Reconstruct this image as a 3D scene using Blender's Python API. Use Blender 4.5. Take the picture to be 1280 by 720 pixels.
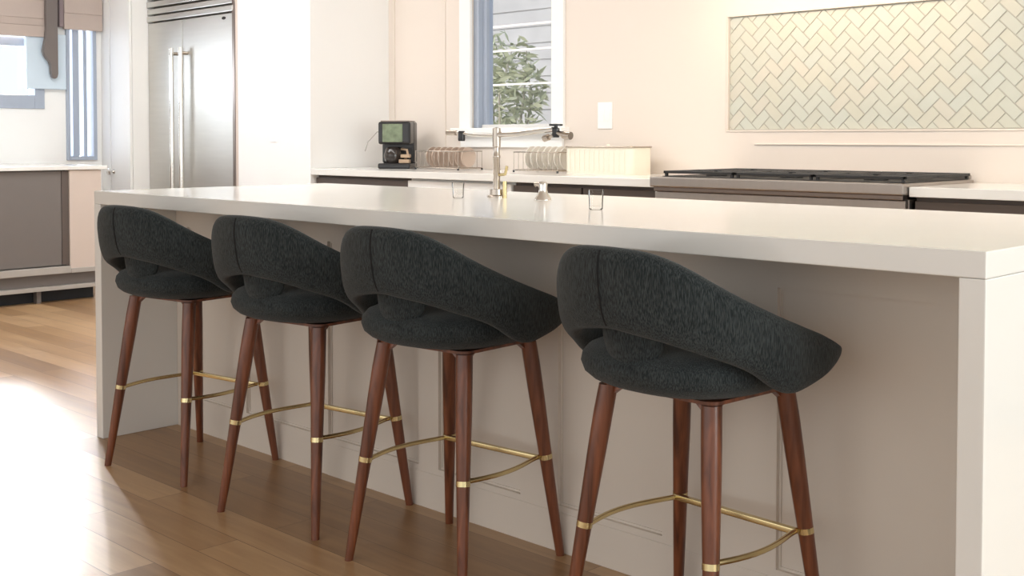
import bpy, bmesh, math, random
from mathutils import Vector, Matrix
PI = math.pi; R = math.radians
random.seed(7)
for o in list(bpy.data.objects): bpy.data.objects.remove(o, do_unlink=True)
S = bpy.context.scene
C = S.collection

# ------------------------------------------------------------ camera, world, sun, lights, exposure
cam_d = bpy.data.cameras.new('camera'); cam = bpy.data.objects.new('camera', cam_d); C.objects.link(cam)
S.camera = cam
FPX, PY, YAW, PITCH = 1465.4, 221.4, 0.7763, 0.0335
cam.location = (4.1546, -2.0154, 1.1168)
cam.rotation_euler = (PI/2 - PITCH, 0, YAW)
cam_d.sensor_fit = 'HORIZONTAL'; cam_d.sensor_width = 36.0
cam_d.lens = 36.0 * FPX / 1280
cam_d.shift_y = -(360 - PY) / 1280
cam_d.clip_start = 0.05; cam_d.clip_end = 200

S.view_settings.view_transform = 'Standard'
S.view_settings.look = 'None'
S.view_settings.gamma = 1.0
S.view_settings.use_curve_mapping = False
S.view_settings.exposure = 0.0

W = bpy.data.worlds.new('world'); S.world = W; W.use_nodes = True
wn = W.node_tree.nodes; wl = W.node_tree.links; wn.clear()
wo = wn.new('ShaderNodeOutputWorld'); wb = wn.new('ShaderNodeBackground')
wtc = wn.new('ShaderNodeTexCoord'); wsx = wn.new('ShaderNodeSeparateXYZ'); wr = wn.new('ShaderNodeValToRGB')
wl.new(wtc.outputs['Generated'], wsx.inputs[0]); wl.new(wsx.outputs['Z'], wr.inputs[0])
wr.color_ramp.elements[0].position = 0.0; wr.color_ramp.elements[0].color = (0.93, 0.94, 0.93, 1)
wr.color_ramp.elements[1].position = 0.45; wr.color_ramp.elements[1].color = (0.95, 0.97, 1.0, 1)
wl.new(wr.outputs[0], wb.inputs[0]); wb.inputs[1].default_value = 1.15
wl.new(wb.outputs[0], wo.inputs[0])

def sun_light(name, to_sun, strength, angle, color):
    d = bpy.data.lights.new(name, 'SUN'); d.energy = strength; d.angle = R(angle); d.color = color
    o = bpy.data.objects.new(name, d); C.objects.link(o)
    o.rotation_euler = Vector(to_sun).to_track_quat('Z', 'Y').to_euler(); o.location = (-8, 4, 5)
    return o
def area_light(name, loc, direction, sx, sy, energy, color=(1, 1, 1)):
    d = bpy.data.lights.new(name, 'AREA'); d.shape = 'RECTANGLE'; d.size = sx; d.size_y = sy
    d.energy = energy; d.color = color
    o = bpy.data.objects.new(name, d); C.objects.link(o)
    o.location = loc; o.rotation_euler = Vector(direction).to_track_quat('-Z', 'Y').to_euler()
    return o
EL = R(15.5)
sun_light('sun', (-0.895*math.cos(EL), 0.447*math.cos(EL), math.sin(EL)), 24.0, 15.0, (1.0, 0.95, 0.88))
area_light('daylight_left_windows', (-5.1, 2.0, 1.9), (1, -0.05, -0.05), 5.0, 2.2, 300, (0.93, 0.97, 1.0))
area_light('daylight_right_window', (6.6, 0.6, 1.5), (-1, 0, -0.05), 3.0, 2.0, 95, (0.95, 1.0, 0.97))
area_light('rear_fill_light', (0.8, -5.2, 1.55), (0, 1, -0.02), 7.5, 2.2, 34, (1.0, 0.96, 0.90))  # added fill behind the camera for front-facing surfaces; no window built there
area_light('left_corner_fill_light', (-2.6, 0.6, 2.70), (-0.35, 0.25, -1), 1.6, 1.6, 58, (0.97, 0.99, 1.0))  # added fill that brightens the left wall and pantry; no lamp fixture
area_light('range_hood_lamp', (1.35, 2.75, 1.95), (0, 0.12, -1), 1.3, 0.3, 6.5, (1.0, 0.74, 0.50))
area_light('overhead_fill_light', (0.2, 1.35, 2.70), (0, 0.45, -1), 5.5, 0.9, 95, (1.0, 0.975, 0.94))  # unseen overhead fill, added to lift the island top and back wall

# ------------------------------------------------------------ materials
def mat(name, color=(0.8, 0.8, 0.8), rough=0.5, metal=0.0, var=0.04, scale=8.0, bump=0.0, bscale=60.0, stretch=(1, 1, 1), spec=0.5, coat=0.0, sheen=0.0, emit=None):
    m = bpy.data.materials.new(name); m.use_nodes = True
    nt = m.node_tree; N = nt.nodes; L = nt.links
    b = N['Principled BSDF']
    b.inputs['Roughness'].default_value = rough; b.inputs['Metallic'].default_value = metal
    b.inputs['Specular IOR Level'].default_value = spec
    b.inputs['Coat Weight'].default_value = coat
    b.inputs['Sheen Weight'].default_value = sheen
    tc = N.new('ShaderNodeTexCoord'); mp = N.new('ShaderNodeMapping'); mp.inputs['Scale'].default_value = stretch
    L.new(tc.outputs['Object'], mp.inputs[0])
    nz = N.new('ShaderNodeTexNoise'); nz.inputs['Scale'].default_value = scale; nz.inputs['Detail'].default_value = 4
    L.new(mp.outputs[0], nz.inputs['Vector'])
    mx = N.new('ShaderNodeMix'); mx.data_type = 'RGBA'
    c = Vector(color[:3])
    mx.inputs[6].default_value = (*[max(0, x*(1-var*2)) for x in c], 1); mx.inputs[7].default_value = (*[min(1, x*(1+var*2)) for x in c], 1)
    L.new(nz.outputs['Fac'], mx.inputs[0]); L.new(mx.outputs[2], b.inputs['Base Color'])
    if bump > 0:
        n2 = N.new('ShaderNodeTexNoise'); n2.inputs['Scale'].default_value = bscale; n2.inputs['Detail'].default_value = 3
        L.new(mp.outputs[0], n2.inputs['Vector'])
        bp = N.new('ShaderNodeBump'); bp.inputs['Strength'].default_value = bump; bp.inputs['Distance'].default_value = 0.004
        L.new(n2.outputs['Fac'], bp.inputs['Height']); L.new(bp.outputs[0], b.inputs['Normal'])
    if emit:
        b.inputs['Emission Color'].default_value = (*emit[:3], 1); b.inputs['Emission Strength'].default_value = emit[3]
    return m

def wood_mat(name, c1, c2, rough=0.35, stretch=(14, 14, 1.2)):
    m = bpy.data.materials.new(name); m.use_nodes = True
    nt = m.node_tree; N = nt.nodes; L = nt.links; b = N['Principled BSDF']
    tc = N.new('ShaderNodeTexCoord'); mp = N.new('ShaderNodeMapping'); mp.inputs['Scale'].default_value = stretch
    nz = N.new('ShaderNodeTexNoise'); nz.inputs['Scale'].default_value = 3.0; nz.inputs['Detail'].default_value = 6; nz.inputs['Distortion'].default_value = 0.6
    L.new(tc.outputs['Object'], mp.inputs[0]); L.new(mp.outputs[0], nz.inputs['Vector'])
    r = N.new('ShaderNodeValToRGB'); r.color_ramp.elements[0].position = 0.3; r.color_ramp.elements[0].color = (*c1, 1)
    r.color_ramp.elements[1].position = 0.7; r.color_ramp.elements[1].color = (*c2, 1)
    L.new(nz.outputs['Fac'], r.inputs[0]); L.new(r.outputs[0], b.inputs['Base Color'])
    b.inputs['Roughness'].default_value = rough; b.inputs['Coat Weight'].default_value = 0.15; b.inputs['Coat Roughness'].default_value = 0.25
    return m

def fabric_mat(name, c1, c2):
    m = bpy.data.materials.new(name); m.use_nodes = True
    nt = m.node_tree; N = nt.nodes; L = nt.links; b = N['Principled BSDF']
    tc = N.new('ShaderNodeTexCoord')
    mp = N.new('ShaderNodeMapping'); mp.inputs['Scale'].default_value = (1, 1, 0.11); L.new(tc.outputs['Object'], mp.inputs[0])
    n1 = N.new('ShaderNodeTexNoise'); n1.inputs['Scale'].default_value = 520; n1.inputs['Detail'].default_value = 3; L.new(mp.outputs[0], n1.inputs['Vector'])
    n2 = N.new('ShaderNodeTexNoise'); n2.inputs['Scale'].default_value = 9; n2.inputs['Detail'].default_value = 2; L.new(tc.outputs['Object'], n2.inputs['Vector'])
    ma = N.new('ShaderNodeMath'); ma.operation = 'MULTIPLY_ADD'; ma.inputs[1].default_value = 0.2; L.new(n2.outputs['Fac'], ma.inputs[0]); 
    mb = N.new('ShaderNodeMath'); mb.operation = 'MULTIPLY'; mb.inputs[1].default_value = 0.8; L.new(n1.outputs['Fac'], mb.inputs[0]); L.new(mb.outputs[0], ma.inputs[2])
    r = N.new('ShaderNodeValToRGB'); r.color_ramp.elements[0].position = 0.40; r.color_ramp.elements[0].color = (*c1, 1)
    r.color_ramp.elements[1].position = 0.62; r.color_ramp.elements[1].color = (*c2, 1)
    L.new(ma.outputs[0], r.inputs[0]); L.new(r.outputs[0], b.inputs['Base Color'])
    b.inputs['Roughness'].default_value = 0.95; b.inputs['Specular IOR Level'].default_value = 0.15
    b.inputs['Sheen Weight'].default_value = 0.12; b.inputs['Sheen Roughness'].default_value = 0.5
    bp = N.new('ShaderNodeBump'); bp.inputs['Strength'].default_value = 0.5; bp.inputs['Distance'].default_value = 0.003
    L.new(n1.outputs['Fac'], bp.inputs['Height']); L.new(bp.outputs[0], b.inputs['Normal'])
    return m

def floor_mat():
    m = bpy.data.materials.new('oak_planks'); m.use_nodes = True
    nt = m.node_tree; N = nt.nodes; L = nt.links; b = N['Principled BSDF']
    tc = N.new('ShaderNodeTexCoord')
    br = N.new('ShaderNodeTexBrick'); br.inputs['Scale'].default_value = 1.0
    br.inputs['Brick Width'].default_value = 1.35; br.inputs['Row Height'].default_value = 0.125
    br.inputs['Mortar Size'].default_value = 0.0012; br.inputs['Mortar Smooth'].default_value = 0.2; br.inputs['Bias'].default_value = 0.0
    br.offset = 0.37; br.offset_frequency = 2; br.squash = 1.0
    br.inputs['Color1'].default_value = (0, 0, 0, 1); br.inputs['Color2'].default_value = (1, 1, 1, 1); br.inputs['Mortar'].default_value = (0.5, 0.5, 0.5, 1)
    L.new(tc.outputs['Object'], br.inputs['Vector'])
    # grain, shifted per plank
    mp = N.new('ShaderNodeMapping'); mp.inputs['Scale'].default_value = (1.1, 13, 1)
    L.new(tc.outputs['Object'], mp.inputs[0])
    addv = N.new('ShaderNodeVectorMath'); addv.operation = 'ADD'
    sc = N.new('ShaderNodeVectorMath'); sc.operation = 'SCALE'; sc.inputs['Scale'].default_value = 23.0
    L.new(br.outputs['Color'], sc.inputs[0]); L.new(mp.outputs[0], addv.inputs[0]); L.new(sc.outputs[0], addv.inputs[1])
    nz = N.new('ShaderNodeTexNoise'); nz.inputs['Scale'].default_value = 2.2; nz.inputs['Detail'].default_value = 7; nz.inputs['Distortion'].default_value = 0.8
    L.new(addv.outputs[0], nz.inputs['Vector'])
    mixf = N.new('ShaderNodeMath'); mixf.operation = 'MULTIPLY_ADD'; mixf.inputs[1].default_value = 0.45
    sep = N.new('ShaderNodeSeparateColor'); L.new(br.outputs['Color'], sep.inputs[0]); L.new(sep.outputs[0], mixf.inputs[0])
    ml = N.new('ShaderNodeMath'); ml.operation = 'MULTIPLY'; ml.inputs[1].default_value = 0.55; L.new(nz.outputs['Fac'], ml.inputs[0]); L.new(ml.outputs[0], mixf.inputs[2])
    r = N.new('ShaderNodeValToRGB')
    e = r.color_ramp.elements; e[0].position = 0.15; e[0].color = (0.225, 0.122, 0.055, 1); e[1].position = 0.85; e[1].color = (0.55, 0.36, 0.195, 1)
    k = e.new(0.5); k.color = (0.38, 0.228, 0.113, 1)
    L.new(mixf.outputs[0], r.inputs[0])
    dk = N.new('ShaderNodeMix'); dk.data_type = 'RGBA'; L.new(br.outputs['Fac'], dk.inputs[0]); L.new(r.outputs[0], dk.inputs[6]); dk.inputs[7].default_value = (0.14, 0.075, 0.04, 1)
    L.new(dk.outputs[2], b.inputs['Base Color'])
    b.inputs['Roughness'].default_value = 0.30; b.inputs['Specular IOR Level'].default_value = 0.5
    rr = N.new('ShaderNodeMapRange'); rr.inputs['To Min'].default_value = 0.26; rr.inputs['To Max'].default_value = 0.40
    L.new(nz.outputs['Fac'], rr.inputs['Value']); L.new(rr.outputs[0], b.inputs['Roughness'])
    bp = N.new('ShaderNodeBump'); bp.inputs['Strength'].default_value = 0.12; bp.inputs['Distance'].default_value = 0.002
    L.new(nz.outputs['Fac'], bp.inputs['Height']); L.new(bp.outputs[0], b.inputs['Normal'])
    return m

def tile_mat():
    m = bpy.data.materials.new('pale_glazed_tile'); m.use_nodes = True
    nt = m.node_tree; N = nt.nodes; L = nt.links; b = N['Principled BSDF']
    g = N.new('ShaderNodeNewGeometry'); r = N.new('ShaderNodeValToRGB')
    e = r.color_ramp.elements; e[0].color = (0.545, 0.55, 0.48, 1); e[1].color = (0.585, 0.56, 0.485, 1)
    k = e.new(0.35); k.color = (0.545, 0.565, 0.505, 1); k = e.new(0.7); k.color = (0.565, 0.56, 0.475, 1)
    L.new(g.outputs['Random Per Island'], r.inputs[0]); L.new(r.outputs[0], b.inputs['Base Color'])
    b.inputs['Roughness'].default_value = 0.32
    return m

def glass_mat(name, tint=(0.95, 0.97, 1.0), refl=0.08):
    m = bpy.data.materials.new(name); m.use_nodes = True
    nt = m.node_tree; N = nt.nodes; L = nt.links; N.clear()
    o = N.new('ShaderNodeOutputMaterial'); t = N.new('ShaderNodeBsdfTransparent'); t.inputs[0].default_value = (*tint, 1)
    g = N.new('ShaderNodeBsdfGlossy'); g.inputs['Roughness'].default_value = 0.03
    mx = N.new('ShaderNodeMixShader'); lw = N.new('ShaderNodeLayerWeight'); lw.inputs[0].default_value = refl*2
    L.new(lw.outputs['Fresnel'], mx.inputs[0]); L.new(t.outputs[0], mx.inputs[1]); L.new(g.outputs[0], mx.inputs[2]); L.new(mx.outputs[0], o.inputs[0])
    return m

M = {}
M['floor'] = floor_mat()
M['quartz'] = mat('white_quartz', (0.80, 0.79, 0.762), 0.14, var=0.012, scale=3)
M['island_paint'] = mat('greige_cabinet_paint', (0.74, 0.67, 0.595), 0.45, var=0.01)
M['wall'] = mat('cream_wall_paint', (0.745, 0.67, 0.605), 0.7, var=0.008, scale=2)
M['white_wall'] = mat('white_wall_paint', (0.88, 0.875, 0.865), 0.6, var=0.008, scale=2)
M['left_wall'] = mat('cool_white_paint', (0.88, 0.88, 0.87), 0.6, var=0.008, scale=2)
M['trim'] = mat('white_trim_paint', (0.86, 0.855, 0.84), 0.4, var=0.006)
M['cream_trim'] = mat('cream_trim_paint', (0.745, 0.67, 0.60), 0.5, var=0.006)
M['ceiling'] = mat('ceiling_paint', (0.85, 0.84, 0.82), 0.8, var=0.006)
M['steel'] = mat('brushed_stainless', (0.62, 0.61, 0.58), 0.45, 1.0, var=0.03, scale=4, stretch=(1, 1, 12))
M['range_steel'] = mat('satin_range_stainless', (0.44, 0.405, 0.38), 0.36, 1.0, var=0.03, scale=4, stretch=(12, 1, 1))
M['steel_dark'] = mat('dark_stainless', (0.26, 0.22, 0.20), 0.35, 1.0, var=0.03)  # darker stainless for trims, grilles, feet and the refrigerator body
M['chrome'] = mat('polished_nickel', (0.75, 0.72, 0.68), 0.12, 1.0, var=0.01)
M['nickel'] = mat('brushed_nickel', (0.52, 0.46, 0.40), 0.25, 1.0, var=0.02)
M['brass'] = mat('pale_brass', (0.72, 0.60, 0.33), 0.22, 1.0, var=0.03)
M['iron'] = mat('cast_iron', (0.02, 0.02, 0.021), 0.5, var=0.1, bump=0.2)
M['black'] = mat('black_plastic', (0.022, 0.022, 0.024), 0.25, var=0.05)
M['darkcab'] = mat('dark_taupe_cabinet_paint', (0.105, 0.082, 0.072), 0.4, var=0.03)
M['greycab'] = mat('warm_grey_cabinet_paint', (0.17, 0.15, 0.14), 0.45, var=0.02)
M['greyrail'] = mat('grey_rail_paint', (0.42, 0.39, 0.36), 0.45, var=0.02)
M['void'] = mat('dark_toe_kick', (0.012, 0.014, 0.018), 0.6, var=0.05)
M['pink'] = mat('blush_panel_paint', (0.62, 0.52, 0.46), 0.5, var=0.01)
M['shade'] = mat('beige_linen', (0.50, 0.415, 0.37), 0.9, var=0.03, bump=0.3, bscale=220)
M['bluegrey'] = mat('blue_grey_window_paint', (0.38, 0.43, 0.52), 0.45, var=0.02)
M['paleblue'] = mat('pale_blue_paint', (0.62, 0.73, 0.83), 0.5, var=0.01)
M['taupe'] = mat('taupe_bracket_paint', (0.165, 0.14, 0.13), 0.5, var=0.03)
M['mauve'] = mat('mauve_trim_paint', (0.26, 0.20, 0.21), 0.5, var=0.02)
M['plastic'] = mat('white_switch_plastic', (0.88, 0.87, 0.87), 0.3, var=0.004)
M['plate_white'] = mat('white_glazed_ceramic', (0.86, 0.82, 0.75), 0.2, var=0.01)
M['plate_beige'] = mat('beige_stoneware', (0.56, 0.44, 0.36), 0.35, var=0.03)
M['cream_enamel'] = mat('cream_enamel', (0.84, 0.78, 0.66), 0.3, var=0.02)
M['grout'] = mat('pale_grout', (0.47, 0.455, 0.40), 0.8, var=0.02)
M['tile'] = tile_mat()
M['walnut'] = wood_mat('walnut_stained_wood', (0.070, 0.019, 0.008), (0.25, 0.078, 0.032), 0.32)
M['fabric'] = fabric_mat('charcoal_woven_fabric', (0.014, 0.018, 0.0195), (0.050, 0.059, 0.061))
M['seam'] = mat('black_thread', (0.006, 0.006, 0.007), 0.9)
M['glass'] = glass_mat('window_glass')
M['tumbler'] = glass_mat('drinking_glass', (0.985, 0.985, 0.98), 0.06)
M['green_tank'] = mat('green_tinted_tank', (0.16, 0.20, 0.12), 0.12, var=0.35, scale=25)
M['coffee_glass'] = mat('dark_carafe_glass', (0.035, 0.028, 0.025), 0.06, var=0.1)
M['tan'] = mat('tan_stoneware', (0.42, 0.30, 0.20), 0.4, var=0.15, scale=30)
M['siding'] = mat('grey_siding', (0.40, 0.395, 0.39), 0.8, var=0.10, scale=4)
M['rail_white'] = mat('white_painted_rail', (0.80, 0.78, 0.74), 0.5)
M['leaf'] = mat('pale_green_leaves', (0.38, 0.42, 0.30), 0.7, var=0.12, scale=9)
M['stem'] = mat('shrub_stem', (0.34, 0.33, 0.28), 0.8)
M['stone'] = mat('grey_paving', (0.36, 0.35, 0.34), 0.85, var=0.08)

# ------------------------------------------------------------ mesh helpers
def bm_new(): return bmesh.new()
def box(bm, x0, x1, y0, y1, z0, z1, bev=0.0, seg=2):
    vs = [bm.verts.new((x, y, z)) for x in (x0, x1) for y in (y0, y1) for z in (z0, z1)]
    f = [(0, 1, 3, 2), (4, 6, 7, 5), (0, 4, 5, 1), (2, 3, 7, 6), (0, 2, 6, 4), (1, 5, 7, 3)]
    fs = [bm.faces.new([vs[i] for i in q]) for q in f]
    if bev > 0:
        es = list({e for g in fs for e in g.edges})
        bmesh.ops.bevel(bm, geom=es, offset=bev, segments=seg, affect='EDGES', profile=0.6)
    return bm
def ring(bm, center, ax1, ax2, r1, r2, n):
    return [bm.verts.new(center + ax1*(r1*math.cos(2*PI*i/n)) + ax2*(r2*math.sin(2*PI*i/n))) for i in range(n)]
def bridge(bm, a, b):
    n = len(a)
    for i in range(n): bm.faces.new((a[i], a[(i+1) % n], b[(i+1) % n], b[i]))
def tube(bm, pts, rad, n=12, cap=True, flat=1.0, closed=False):
    pts = [Vector(p) for p in pts]; m = len(pts); prev = None; rings = []
    rads = rad if isinstance(rad, (list, tuple)) else [rad]*m
    up = None
    for i, p in enumerate(pts):
        if closed: t = (pts[(i+1) % m] - pts[i-1]).normalized()
        elif i == 0: t = (pts[1]-p).normalized()
        elif i == m-1: t = (p-pts[i-1]).normalized()
        else: t = (pts[i+1]-pts[i-1]).normalized()
        if up is None:
            ref = Vector((0, 0, 1)) if abs(t.z) < 0.9 else Vector((1, 0, 0))
            up = (ref - t*ref.dot(t)).normalized()
        else: up = (up - t*up.dot(t)).normalized()
        sd = t.cross(up)
        rings.append(ring(bm, p, sd, up, rads[i], rads[i]*flat, n))
    for a, b in zip(rings, rings[1:]): bridge(bm, a, b)
    if closed: bridge(bm, rings[-1], rings[0])
    elif cap:
        bm.faces.new(list(reversed(rings[0]))); bm.faces.new(rings[-1])
    return bm
def lathe(bm, prof, cx=0, cy=0, n=32, axis='Z', cz=0):
    rs = []
    for r, z in prof:
        r = max(r, 1e-4)
        vs = []
        for i in range(n):
            a = 2*PI*i/n; u, v = r*math.cos(a), r*math.sin(a)
            if axis == 'Z': co = (cx+u, cy+v, cz+z)
            elif axis == 'X': co = (cx+z, cy+u, cz+v)
            else: co = (cx+u, cy-z, cz+v)
            vs.append(bm.verts.new(co))
        rs.append(vs)
    for a, b in zip(rs, rs[1:]): bridge(bm, a, b)
    return bm
def prism(bm, poly, axis, a0, a1, bev=0.0):
    def co(u, v, a):
        return {'X': (a, u, v), 'Y': (u, a, v), 'Z': (u, v, a)}[axis]
    A = [bm.verts.new(co(u, v, a0)) for u, v in poly]; B = [bm.verts.new(co(u, v, a1)) for u, v in poly]
    bm.faces.new(A); bm.faces.new(list(reversed(B)))
    n = len(poly)
    for i in range(n): bm.faces.new((A[i], B[i], B[(i+1) % n], A[(i+1) % n]))
    if bev > 0: bmesh.ops.bevel(bm, geom=list(bm.edges), offset=bev, segments=2, affect='EDGES')
    return bm
def obj(name, bm, m, parent=None, smooth=None):
    bmesh.ops.recalc_face_normals(bm, faces=bm.faces)
    me = bpy.data.meshes.new(name); bm.to_mesh(me); bm.free()
    if m: me.materials.append(m)
    if smooth is not None:
        for p in me.polygons: p.use_smooth = True
        if smooth > 0:
            me.set_sharp_from_angle(angle=R(smooth))
    o = bpy.data.objects.new(name, me); C.objects.link(o)
    if parent: o.parent = parent
    return o
def tag(o, label=None, cat=None, group=None, kind=None):
    if label: o['label'] = label
    if cat: o['category'] = cat
    if group: o['group'] = group
    if kind: o['kind'] = kind
    return o
def thing(name, label, cat, loc=(0, 0, 0), rz=0, group=None):
    o = bpy.data.objects.new(name, None); C.objects.link(o); o.empty_display_size = 0.1
    o.location = loc; o.rotation_euler = (0, 0, rz)
    return tag(o, label, cat, group)
def shell(name, loc=(0, 0, 0)):
    o = bpy.data.objects.new(name, None); C.objects.link(o); o.location = loc; o.empty_display_size = 0.1
    return tag(o, kind='structure')
def B(*a, **k): return box(bm_new(), *a, **k)
def struct(name, bm, m, parent=None, smooth=None):
    o = obj(name, bm, m, parent, smooth)
    if not parent: o['kind'] = 'structure'
    return o

# ------------------------------------------------------------ room shell
ZC = 2.75
YB = 3.10      # back wall face
XL = -4.60     # left wall face
XR, YF = 7.0, -5.5
fb = bm_new(); box(fb, XL-0.2, XR, YF, YB+0.2, -0.1, 0.0); struct('floor', fb, M['floor'])
cb = bm_new(); box(cb, XL-0.2, XR, YF, YB+0.2, ZC, ZC+0.1); struct('ceiling', cb, M['ceiling'])

# back wall with window opening and tile recess
WX0, WX1, WZ0, WZ1 = -1.229, -0.515, 1.178, 2.35
TX0, TX1, TZ0, TZ1 = 0.698, 3.10, 1.157, 1.738
wbm = bm_new()
box(wbm, XL-0.2, WX0, YB, YB+0.18, 0, ZC)
box(wbm, WX0, WX1, YB, YB+0.18, 0, WZ0); box(wbm, WX0, WX1, YB, YB+0.18, WZ1, ZC)
box(wbm, WX1, TX0, YB, YB+0.18, 0, ZC)
box(wbm, TX0, TX1, YB, YB+0.18, 0, TZ0); box(wbm, TX0, TX1, YB, YB+0.18, TZ1, ZC)
box(wbm, TX0, TX1, YB+0.02, YB+0.18, TZ0, TZ1)
box(wbm, TX1, XR, YB, YB+0.18, 0, ZC)
struct('wall_back', wbm, M['wall'])

# left wall with two window openings
W1Y0, W1Y1, W1Z0, W1Z1 = 0.10, 1.843, 1.336, 2.45
W2Y0, W2Y1, W2Z0, W2Z1 = 2.013, 2.255, 0.944, 2.45
lb = bm_new()
box(lb, XL-0.2, XL, YF, W1Y0, 0, ZC)
box(lb, XL-0.2, XL, W1Y0, W1Y1, 0, W1Z0); box(lb, XL-0.2, XL, W1Y0, W1Y1, W1Z1, ZC)
box(lb, XL-0.2, XL, W1Y1, W2Y0, 0, ZC)
box(lb, XL-0.2, XL, W2Y0, W2Y1, 0, W2Z0); box(lb, XL-0.2, XL, W2Y0, W2Y1, W2Z1, ZC)
box(lb, XL-0.2, XL, W2Y1, YB, 0, ZC)
struct('wall_left', lb, M['left_wall'])

# short wall between fridge niche and the sink counter
PX0, PX1, PY0 = -2.885, -2.043, 2.45
struct('wall_partition', B(PX0, PX1, PY0, YB, 0, ZC), M['white_wall'])
# bulkhead above the fridge niche
struct('wall_bulkhead', B(-4.132, PX0, PY0+0.02, YB, 2.25, ZC), M['white_wall'])

# panel mouldings on the back wall
def frame_bars(bm, x0, x1, z0, z1, y, w=0.02, d=0.012):
    box(bm, x0, x1, y-d, y, z0, z0+w, 0.003); box(bm, x0, x1, y-d, y, z1-w, z1, 0.003)
    box(bm, x0, x0+w, y-d, y, z0+w, z1-w, 0.003); box(bm, x1-w, x1, y-d, y, z0+w, z1-w, 0.003)
tb = bm_new(); box(tb, 0.86, 5.0, YB-0.006, YB, 1.081, 1.089, 0.002)
struct('trim_1', tb, M['cream_trim'])
tb = bm_new(); frame_bars(tb, TX0-0.01, TX1+0.01, TZ0-0.01, TZ1+0.01, YB, 0.01, 0.003)
struct('trim_2', tb, M['cream_trim'])
tb = bm_new(); box(tb, -1.478, -1.466, YB-0.008, YB, 0.92, ZC, 0.002); box(tb, -1.99, -1.975, YB-0.008, YB, 0.92, ZC, 0.002)
struct('trim_3', tb, M['cream_trim'])

# herringbone tile panel in the recess behind the range
def herringbone():
    bm = bm_new(); w, l, g = 0.052, 0.104, 0.0012
    cx, cz = (TX0+TX1)/2, (TZ0+TZ1)/2
    ca, sa = math.cos(R(45)), math.sin(R(45))
    def clip(poly, f):
        out = []
        for i in range(len(poly)):
            a, b = poly[i], poly[(i+1) % len(poly)]; fa, fb_ = f(a), f(b)
            if fa >= 0: out.append(a)
            if fa*fb_ < 0:
                t = fa/(fa-fb_); out.append((a[0]+(b[0]-a[0])*t, a[1]+(b[1]-a[1])*t))
        return out
    N = 40
    for i in range(-N, N):
        for j in range(-N, N):
            ox, oz = i*w + j*2*w, i*w - j*2*w    # staircase lattice
            for (a0, a1, b0, b1) in ((0, l, 0, w), (0, w, -l, 0)):
                # horizontal tile then vertical tile of one herringbone step
                x0, x1, z0, z1 = ox+a0, ox+a1, oz+b0, oz+b1
                if (a0, a1) == (0, w): x0, x1, z0, z1 = ox+w, ox+2*w, oz-2*w, oz
                x0 += g; x1 -= g; z0 += g; z1 -= g
                P = [(cx+(x*ca-z*sa), cz+(x*sa+z*ca)) for x, z in ((x0, z0), (x1, z0), (x1, z1), (x0, z1))]
                for f in (lambda p: p[0]-TX0-0.002, lambda p: TX1-0.002-p[0], lambda p: p[1]-TZ0-0.002, lambda p: TZ1-0.002-p[1]):
                    P = clip(P, f)
                    if len(P) < 3: break
                if len(P) < 3: continue
                ar = abs(sum(P[k][0]*P[(k+1) % len(P)][1]-P[(k+1) % len(P)][0]*P[k][1] for k in range(len(P))))/2
                if ar < 1e-5: continue
                tl = random.uniform(-0.0012, 0.0012)
                ctr = (sum(p[0] for p in P)/len(P), sum(p[1] for p in P)/len(P))
                yb, yf = YB+0.0195, YB+0.011
                A = [bm.verts.new((p[0], yb, p[1])) for p in P]
                Bv = [bm.verts.new((ctr[0]+(p[0]-ctr[0])*0.95, yf+tl*((p[0]-ctr[0])/w), ctr[1]+(p[1]-ctr[1])*0.95)) for p in P]
                n = len(P)
                bm.faces.new(Bv)
                for k in range(n): bm.faces.new((A[k], A[(k+1) % n], Bv[(k+1) % n], Bv[k]))
    return bm
tp = shell('wall_tile_panel')
tgo = obj('grout_bed', B(TX0, TX1, YB+0.0145, YB+0.02, TZ0, TZ1), M['grout'], tp)
obj('herringbone_tiles', herringbone(), M['tile'], tp)

# ------------------------------------------------------------ window 1 in the back wall (over the sink)
w = shell('window_1')
fbm = bm_new()
box(fbm, -1.319, WX0+0.01, YB-0.022, YB, WZ0-0.03, 2.44, 0.003); box(fbm, WX1-0.01, -0.43, YB-0.022, YB, WZ0-0.03, 2.44, 0.003)
box(fbm, WX0, WX1, YB-0.022, YB, WZ1, 2.44, 0.003)
obj('window_casing', fbm, M['trim'], w)
sb = bm_new(); box(sb, -1.35, -0.40, YB-0.075, YB+0.05, WZ0-0.035, WZ0, 0.006); box(sb, -1.31, -0.44, YB-0.02, YB, WZ0-0.12, WZ0-0.035, 0.003)
obj('window_sill', sb, M['trim'], w)
jb = bm_new(); box(jb, WX0, WX0+0.045, YB+0.02, YB+0.15, WZ0, WZ1, 0.002); box(jb, WX0+0.045, WX0+0.075, YB+0.06, YB+0.12, WZ0, WZ1, 0.002)
obj('left_jamb', jb, M['bluegrey'], w)
jb = bm_new(); box(jb, WX1-0.03, WX1, YB+0.03, YB+0.15, WZ0, WZ1, 0.002); box(jb, WX0, WX1, YB+0.05, YB+0.12, WZ0, WZ0+0.022, 0.002); box(jb, WX0, WX1, YB+0.05, YB+0.12, WZ1-0.04, WZ1, 0.002)
obj('window_sash', jb, M['trim'], w)
obj('window_glass', B(WX0+0.07, WX1-0.03, YB+0.085, YB+0.089, WZ0+0.02, WZ1-0.03), M['glass'], w)

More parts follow.
